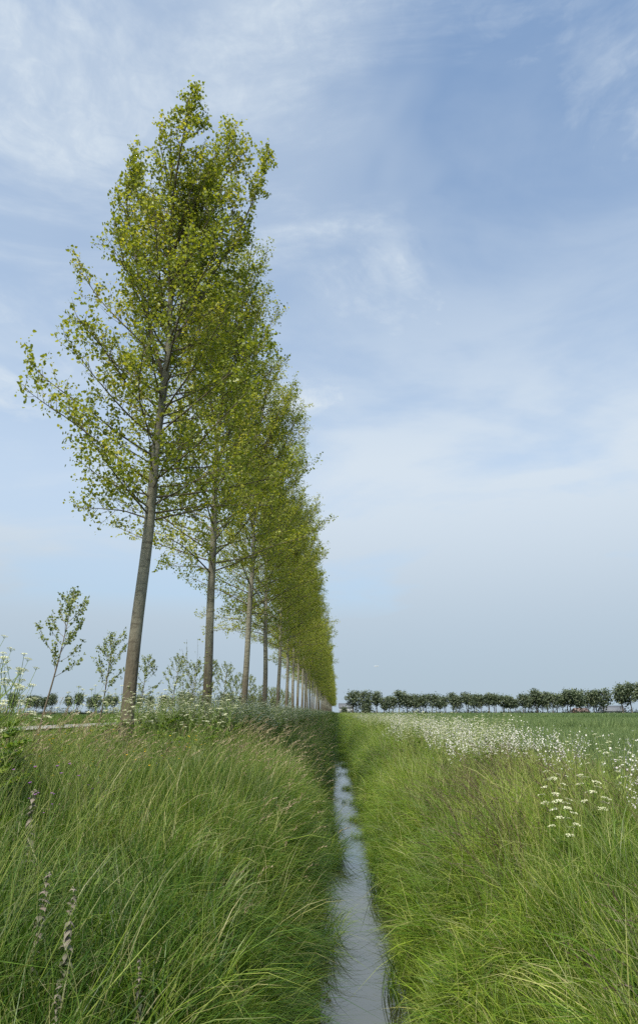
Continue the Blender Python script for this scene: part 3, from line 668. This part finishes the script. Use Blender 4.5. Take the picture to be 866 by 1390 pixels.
for k in range(22):
    Y=27.8+7.*k; X=-12.45+rr.uniform(-.2,.2); s=[1.02,.93,.8,.85,.95,1.05][k] if k<6 else rr.uniform(.8,1.05)
    if k==0: l='tallest young tree at the far left, leaning to the right'
    elif k==1: l='young tree with a fan shaped crown standing left of the nearest poplar trunk'
    elif k<9: l='%s young tree from the left in the roadside row behind the poplars'%ordn(k+1)
    else: l='small young tree glimpsed far away between the poplar trunks'
    tree('young_tree',SA[k%3],(X,Y,float(gz(X,Y))-.05),0 if k==0 else rr.uniform(-.8,.8),s,l,'young tree',GS)
# a loose bushy shoot at the foot of the second poplar
mb=MB(); b2=MB(); r=np.random.default_rng(9); LP=[]
for k in range(14):
    B=path((r.normal(0,.12),r.normal(0,.12),0),(r.normal(0,.22),r.normal(0,.2),1),r.uniform(1.2,2.9),8,.3,.06,r); tube(b2,B,np.linspace(.008,.002,9),4)
    LP.append(np.array([at(B,w)[0] for w in np.linspace(.2,.99,30)])+r.normal(0,.06,(30,3)))
leaves(mb,np.concatenate(LP),.05,r); e=empty('shrub',P3(-3.75,18.3)); tag(e,'thin yellowish shrub sprouting at the foot of the second poplar','shrub'); link('stems',b2.mesh('shrub_stems',[M_twig]),e); link('foliage',mb.mesh('shrub_foliage',[M_sap]),e)

# distant trees
def fartree(seed,H=12.,W=4.2,base=.22,nl=1500):
    r=np.random.default_rng(seed); tr=MB(); lf=MB(); nst=r.integers(1,3); LP=[]
    for s_ in range(nst):
        ox=r.normal(0,.8) if nst>1 else 0; T=path((ox,r.normal(0,.5),-.2),(r.normal(0,.05),0,1),H*.85,8,.1,.03,r); tube(tr,T,np.linspace(.22,.04,9),6)
        for k in range(16):
            u=base+ .15+(1-base-.15)*k/16.; p,_=at(T,min(u,.99)); az=k*2.4+r.uniform(0,1); L=W*.5*np.interp(u,[base,.55,.8,1],[.8,1,.85,.45])*r.uniform(.7,1.15)
            B=path(p,(cos(az),sin(az),.35),L,5,.5,.08,r,.15); tube(tr,B,np.linspace(.06,.015,6),4)
            m_=int(nl/nst/16); q=np.array([at(B,w)[0] for w in r.uniform(.25,1,m_)*.99]); LP.append(q+r.normal(0,.5,q.shape)*np.array([1,1,1.2]))
    LP=np.concatenate(LP); leaves(lf,LP,.55,r,droop=0)
    return tr.mesh('distant_trunk',[M_twig],True),lf.mesh('distant_crown',[M_far])
FT=[fartree(71,12,7.4,.27,1500),fartree(72,11.5,8.4,.2,1500),fartree(73,12.5,6.2,.34,1350),fartree(74,11,8.6,.22,1500),fartree(75,13,7.2,.3,1600)]
FB=fartree(76,7,6.5,.02,1400)
GF='trees in the dark row across the wheat field'
YAW=math.atan(25/922.)
def pix(px,Yd):          # lateral position of a photo column at a distance along the ditch
    return Yd*(math.tan(math.atan((px-433)/922.)-0)-math.tan(YAW)) if False else Yd*((px-458)/922.)
D=375.
pxs=[480,497,512,521,532,541,552,561,569,577,587,595,604,613,622,634,643,652,663,672,681,690,699,708,716,725,733,742,752,761,770,779,787,796,807,815,842,853,864,875,890,905,921,935,950,966]
tops=[938,941,941,950,945,942,946,944,950,946,942,948,945,942,947,941,944,946,942,946,941,945,947,943,946,941,943,939,941,944,938,941,945,937,939,934,929,932,934,930,934,931,936,930,932,930]
for k,(px,tp) in enumerate(zip(pxs,tops)):
    tp+=rr.uniform(-2,2.5)
    H_=(970-tp)/922.*D+1.2-1; yd=D+rr.uniform(-5,5); v=rr.randrange(5); hh=[12,11.5,12.5,11,13][v]
    if k==0: l='lone rounded tree between the poplar row and the long dark row of trees'
    elif px<868: l='%s tree from the left in the dark row across the wheat field'%ordn(k)
    else: l='tree of the far row just past the right edge of the wheat view'
    if px>885: continue
    e=tree('field_tree',FT[v],(pix(px,yd),yd,-.3),rr.uniform(0,6),(H_+1.4)/hh,l,'tree',GF,('trunk','crown'))
    u_=rr.uniform(1.,1.3); e.scale=(e.scale[0]*u_,e.scale[1]*u_,e.scale[2]*rr.uniform(.9,1.08))
# low round trees in the gaps, at the near end
for (px,H_,W_,l) in [(500,6.6,1.,'low round tree between the lone tree and the dark row'),(493,5,.9,'low bush at the left foot of the dark tree row'),(468,4.4,.9,'dark low bush beside the grey building by the end of the poplar row')]:
    tree('low_tree',FB,(pix(px,D),D-2,-.2),rr.uniform(0,6),H_/7.,l,'tree','low trees at the end of the field',('trunk','crown'))
# hedge along the far field edge
def hedge(name,x0,x1,y,h,label,seed):
    r=np.random.default_rng(seed); n=int((x1-x0)*45); P=np.stack([r.uniform(x0,x1,n),y+r.normal(0,.8,n),np.abs(r.normal(0,.5,n))*h*.9*(1+.25*np.sin(r.uniform(0,6)))],-1)
    P[:,2]*=(1+.35*np.sin(P[:,0]*.21+seed)+.2*np.sin(P[:,0]*.7)); P[:,2]=np.clip(P[:,2],0,h*1.25)
    mb=MB(); leaves(mb,P,.55,r,droop=0); st=MB()
    for xx in np.arange(x0+.5,x1,2.): tube(st,path((xx,y,-.1),(r.normal(0,.2),0,1),h*.8,3,.1,.1,r),[.05,.04,.03,.01],4)
    e=empty(name,(0,0,0)); tag(e,label,'hedge'); link('foliage',mb.mesh('hedge_foliage',[M_far]),e); link('stems',st.mesh('hedge_stems',[M_twig]),e)
hedge('hedge',pix(463,D),pix(900,D),D+4,2.6,'dark low hedge under the row of trees across the wheat field',5)
# left far row
GL='trees in the far row beyond the road on the left'
D2=430.; lx=[18,33,47,58,72,84,100,117,128,141,154,186,204,219,232,246,258,271,300,313,327,344,356,372]
for k,px in enumerate(lx):
    v=rr.randrange(5); hh=[12,11.5,12.5,11,13][v]; H_=(970-rr.uniform(941,948))/922.*D2+.9
    tree('field_tree',FT[v],(pix(px,D2),D2+rr.uniform(-6,6),-.3),rr.uniform(0,6),(H_+.4)/hh,'%s tree from the left in the far dark row behind the young trees'%ordn(k+1),'tree',GL,('trunk','crown'))
hedge('hedge',pix(-20,D2),pix(395,D2),D2+5,3.0,'dark undergrowth line at the foot of the far left tree row',8)

# ------------------------------------------------------------------ distant buildings
M_wallg=plain('grey_cladding',(.25,.27,.3),.8,1,(.3,.32,.35)); M_roofg=plain('dark_roofing',(.09,.1,.12),.8,1,(.13,.14,.16)); M_brick=plain('red_brick',(.2,.12,.1),.9,2,(.25,.16,.13)); M_tile=plain('red_tiles',(.15,.11,.1),.85,2,(.19,.14,.13)); M_glass=plain('window_glass',(.05,.06,.07),.1); M_wframe=plain('white_frame',(.75,.75,.72),.6)
def house(name,loc,w,d,h,rh,wall,roof,label,rz=0,nwin=4):
    e=empty(name,loc,rz); tag(e,label,'building')
    mb=MB(); box(mb,-w/2,w/2,-d/2,d/2,0,h); mb.add([(-w/2,-d/2,h),(-w/2,d/2,h),(-w/2,0,h+rh)],t=[(0,1,2)]); mb.add([(w/2,-d/2,h),(w/2,d/2,h),(w/2,0,h+rh)],t=[(0,1,2)]); link('wall',mb.mesh('wall',[wall]),e)
    mb=MB(); o_=.4; t_=.18
    for s in (-1,1):
        V=[(-w/2-o_,s*(d/2+o_),h-.15),(w/2+o_,s*(d/2+o_),h-.15),(w/2+o_,0,h+rh+.05),(-w/2-o_,0,h+rh+.05)]; V2=[(a,b,c+t_) for a,b,c in V]
        mb.add(V+V2,q=[(0,1,2,3),(4,5,6,7),(0,1,5,4),(1,2,6,5),(2,3,7,6),(3,0,4,7)])
    rf=link('roof',mb.mesh('roof',[roof]),e)
    for k in range(nwin):
        cx=-w/2+w*(k+.5)/nwin; mb=MB(); zc=h*.5
        for (a,b,c,f) in ((-.6,-.52,-.6,.6),(.52,.6,-.6,.6),(-.52,.52,.52,.6),(-.52,.52,-.6,-.52)): box(mb,cx+a,cx+b,-d/2-.06,-d/2+.02,zc+c,zc+f)
        wn=link('window',mb.mesh('window',[M_wframe]),e); mb=MB(); box(mb,cx-.52,cx+.52,-d/2-.03,-d/2+.01,zc-.52,zc+.52); link('pane',mb.mesh('pane',[M_glass]),wn)
    mb=MB(); box(mb,w*.3-.5,w*.3+.5,-d/2-.07,-d/2+.01,0,h*.38); link('door',mb.mesh('door',[M_roofg]),e)
    return e
house('farm_building',(pix(470,430),430,0),9,10,4.2,2.2,M_wallg,M_roofg,'grey flat looking building at the very end of the poplar row',0,3)
house('farmhouse',(pix(784,425),425,0),8,6,1.9,1.7,M_brick,M_tile,'red farmhouse partly hidden behind the tree row on the right',.2,3)
house('barn',(pix(826,410),410,0),13,9,2.0,2.8,M_wallg,M_roofg,'grey roofed barn in the gap of the tree row near the right edge',0,4)

# aircraft
e=empty('aeroplane',(230,3900,255),R(8)); tag(e,'tiny aeroplane low in the sky above the horizon','aeroplane')
M_pl=plain('aircraft_paint',(.55,.56,.58),.4,metal=0)
mb=MB(); xx=np.array([-14,-13,-11,-5,5,10,13,14.]); rd=np.array([.15,.9,1.6,1.8,1.8,1.3,.6,.1]); tube(mb,np.stack([xx,xx*0,xx*0+np.interp(xx,[5,14],[0,.9])],-1),rd,12); link('fuselage',mb.mesh('fuselage',[M_pl],True),e)
for s in (-1,1):
    mb=MB(); V=[(-3,s*1.5,-.6),(2,s*1.5,-.6),(5.5,s*13,.3),(4,s*13,.3)]; mb.add(V+[(a,b,c+.35) for a,b,c in V],q=[(0,1,2,3),(4,5,6,7),(0,1,5,4),(1,2,6,5),(2,3,7,6),(3,0,4,7)]); link('wing',mb.mesh('wing',[M_pl]),e)
    mb=MB(); tube(mb,[(-3.6,s*4.5,-1.3),(-3.2,s*4.5,-1.3),(-.6,s*4.5,-1.3)],[.75,.85,.55],10); link('engine',mb.mesh('engine',[M_pl],True),e)
mb=MB(); V=[(9.5,-.15,1.5),(13.2,-.15,1.2),(14.2,-.15,5.6),(12.6,-.15,5.6)]; mb.add(V+[(a,.15,c) for a,b,c in V],q=[(0,1,2,3),(4,5,6,7),(0,1,5,4),(1,2,6,5),(2,3,7,6),(3,0,4,7)]); link('tail_fin',mb.mesh('tail_fin',[M_pl]),e)

# ------------------------------------------------------------------ light
SUN_EL=R(57); SUN_AZ=(-cos(R(70)),-sin(R(70)))   # towards the sun: left and a little behind the camera
sd=np.array([SUN_AZ[0]*cos(SUN_EL),SUN_AZ[1]*cos(SUN_EL),sin(SUN_EL)])
L=bpy.data.lights.new('sun','SUN'); L.energy=4.5; L.angle=R(8); L.color=(1,.93,.79); o=bpy.data.objects.new('sun',L); col.objects.link(o)
from mathutils import Vector
o.rotation_euler=Vector(-sd).to_track_quat('-Z','Y').to_euler(); o.location=(-30,-20,40)
w=bpy.data.worlds.new('World'); scene.world=w; w.use_nodes=True; nt=w.node_tree; nt.nodes.clear()
out=N(nt,'ShaderNodeOutputWorld'); bg=N(nt,'ShaderNodeBackground'); bg.inputs[1].default_value=.1
sky=N(nt,'ShaderNodeTexSky',sky_type='NISHITA'); sky.sun_disc=False; sky.sun_elevation=SUN_EL; sky.sun_rotation=math.atan2(SUN_AZ[0],SUN_AZ[1]); sky.air_density=1.0; sky.dust_density=.6; sky.ozone_density=2.
tc=N(nt,'ShaderNodeTexCoord'); sx=N(nt,'ShaderNodeSeparateXYZ'); nt.links.new(tc.outputs['Generated'],sx.inputs[0])
def M(op,a,b=None,c=None):
    m=N(nt,'ShaderNodeMath',operation=op)
    for s,v in zip(m.inputs,(a,b,c)):
        if v is None: continue
        if hasattr(v,'is_linked'): nt.links.new(v,s)
        else: s.default_value=v
    return m.outputs[0]
def noise(scale,detail,rough,rot,stretch,off,dist=0.):
    """noise on the direction itself, so streaks do not fan out from the zenith"""
    mp=N(nt,'ShaderNodeMapping',vector_type='POINT'); mp.inputs['Rotation'].default_value=(0,R(rot),0); mp.inputs['Scale'].default_value=stretch; mp.inputs['Location'].default_value=off
    nt.links.new(tc.outputs['Generated'],mp.inputs[0]); n=N(nt,'ShaderNodeTexNoise'); n.inputs['Scale'].default_value=scale; n.inputs['Detail'].default_value=detail; n.inputs['Roughness'].default_value=rough; n.inputs['Distortion'].default_value=dist
    nt.links.new(mp.outputs[0],n.inputs['Vector']); return n.outputs[0]
def mr(v,a,b,c=0.,d=1.,sm=True):
    m=N(nt,'ShaderNodeMapRange'); m.interpolation_type='SMOOTHSTEP' if sm else 'LINEAR'; nt.links.new(v,m.inputs[0])
    for k_,q in enumerate((a,b,c,d)): m.inputs[k_+1].default_value=q
    return m.outputs[0]
el=sx.outputs[2]; ex=sx.outputs[0]
big=noise(1.5,4,.5,0,(1,1,1.2),(4.3,1.7,2.2),.5)       # where the veil is thick
wis=noise(2.6,9,.6,30,(.75,1,2.3),(1.3,4.,.4),.7)      # wisps, rising to the right
fine=noise(22.,7,.65,-30,(1,1,1.7),(2.,1.,3.),.8)      # mackerel ripple
leftw=mr(ex,.3,-.25,-.08,.24)                          # veil thicker towards the left
m1=mr(M('SUBTRACT',M('SUBTRACT',M('ADD',big,leftw),M('MULTIPLY',mr(ex,.02,.4),mr(el,.5,.7,0.,.16))),mr(el,.68,.95,0.,.1)),.28,.68); m2=mr(wis,.38,.70); m3=mr(fine,.35,.7)
mask=M('ADD',M('MULTIPLY',m1,.52),M('MULTIPLY',m2,.34)); mask=M('ADD',mask,M('MULTIPLY',M('MULTIPLY',m3,m2),.2))
lowv=mr(el,.16,.9,1.0,.2); soft=noise(2.2,5,.5,12,(1,1,2.6),(7.,3.,5.),.6); lowv=M('MULTIPLY',lowv,mr(M('ADD',M('MULTIPLY',soft,.6),M('MULTIPLY',wis,.4)),.4,.6,.8,1.15)); mask=M('MINIMUM',M('MAXIMUM',mask,M('MAXIMUM',lowv,mr(el,.12,.3,.97,0.))),.97)
ccol=mixc(nt,mr(el,0.0,.36),(2.65,3.25,3.85),(4.2,4.75,5.3))
blue=mixc(nt,1.0,sky.outputs[0],(.72,1.1,1.26),'MULTIPLY')
sk=mixc(nt,mask,blue,ccol); nt.links.new(sk,bg.inputs[0]); nt.links.new(bg.outputs[0],out.inputs[0])

# ------------------------------------------------------------------ camera
cam=bpy.data.cameras.new('camera'); co=bpy.data.objects.new('camera',cam); col.objects.link(co); scene.camera=co
cam.sensor_fit='VERTICAL'; cam.sensor_height=36; cam.sensor_width=36*866/1390; cam.lens=36*866/1390; cam.shift_y=-45/1390; cam.clip_start=.05; cam.clip_end=12000
co.location=(0,0,EYE); co.rotation_euler=(R(90+20.1),0,YAW)
scene.view_settings.view_transform='Standard'; scene.view_settings.look='None'; scene.view_settings.exposure=0.7; scene.view_settings.gamma=1
scene.cycles.max_bounces=4; scene.cycles.diffuse_bounces=2; scene.cycles.transmission_bounces=3; scene.cycles.glossy_bounces=2; scene.cycles.use_adaptive_sampling=True; scene.cycles.adaptive_threshold=.02; scene.cycles.use_denoising=False
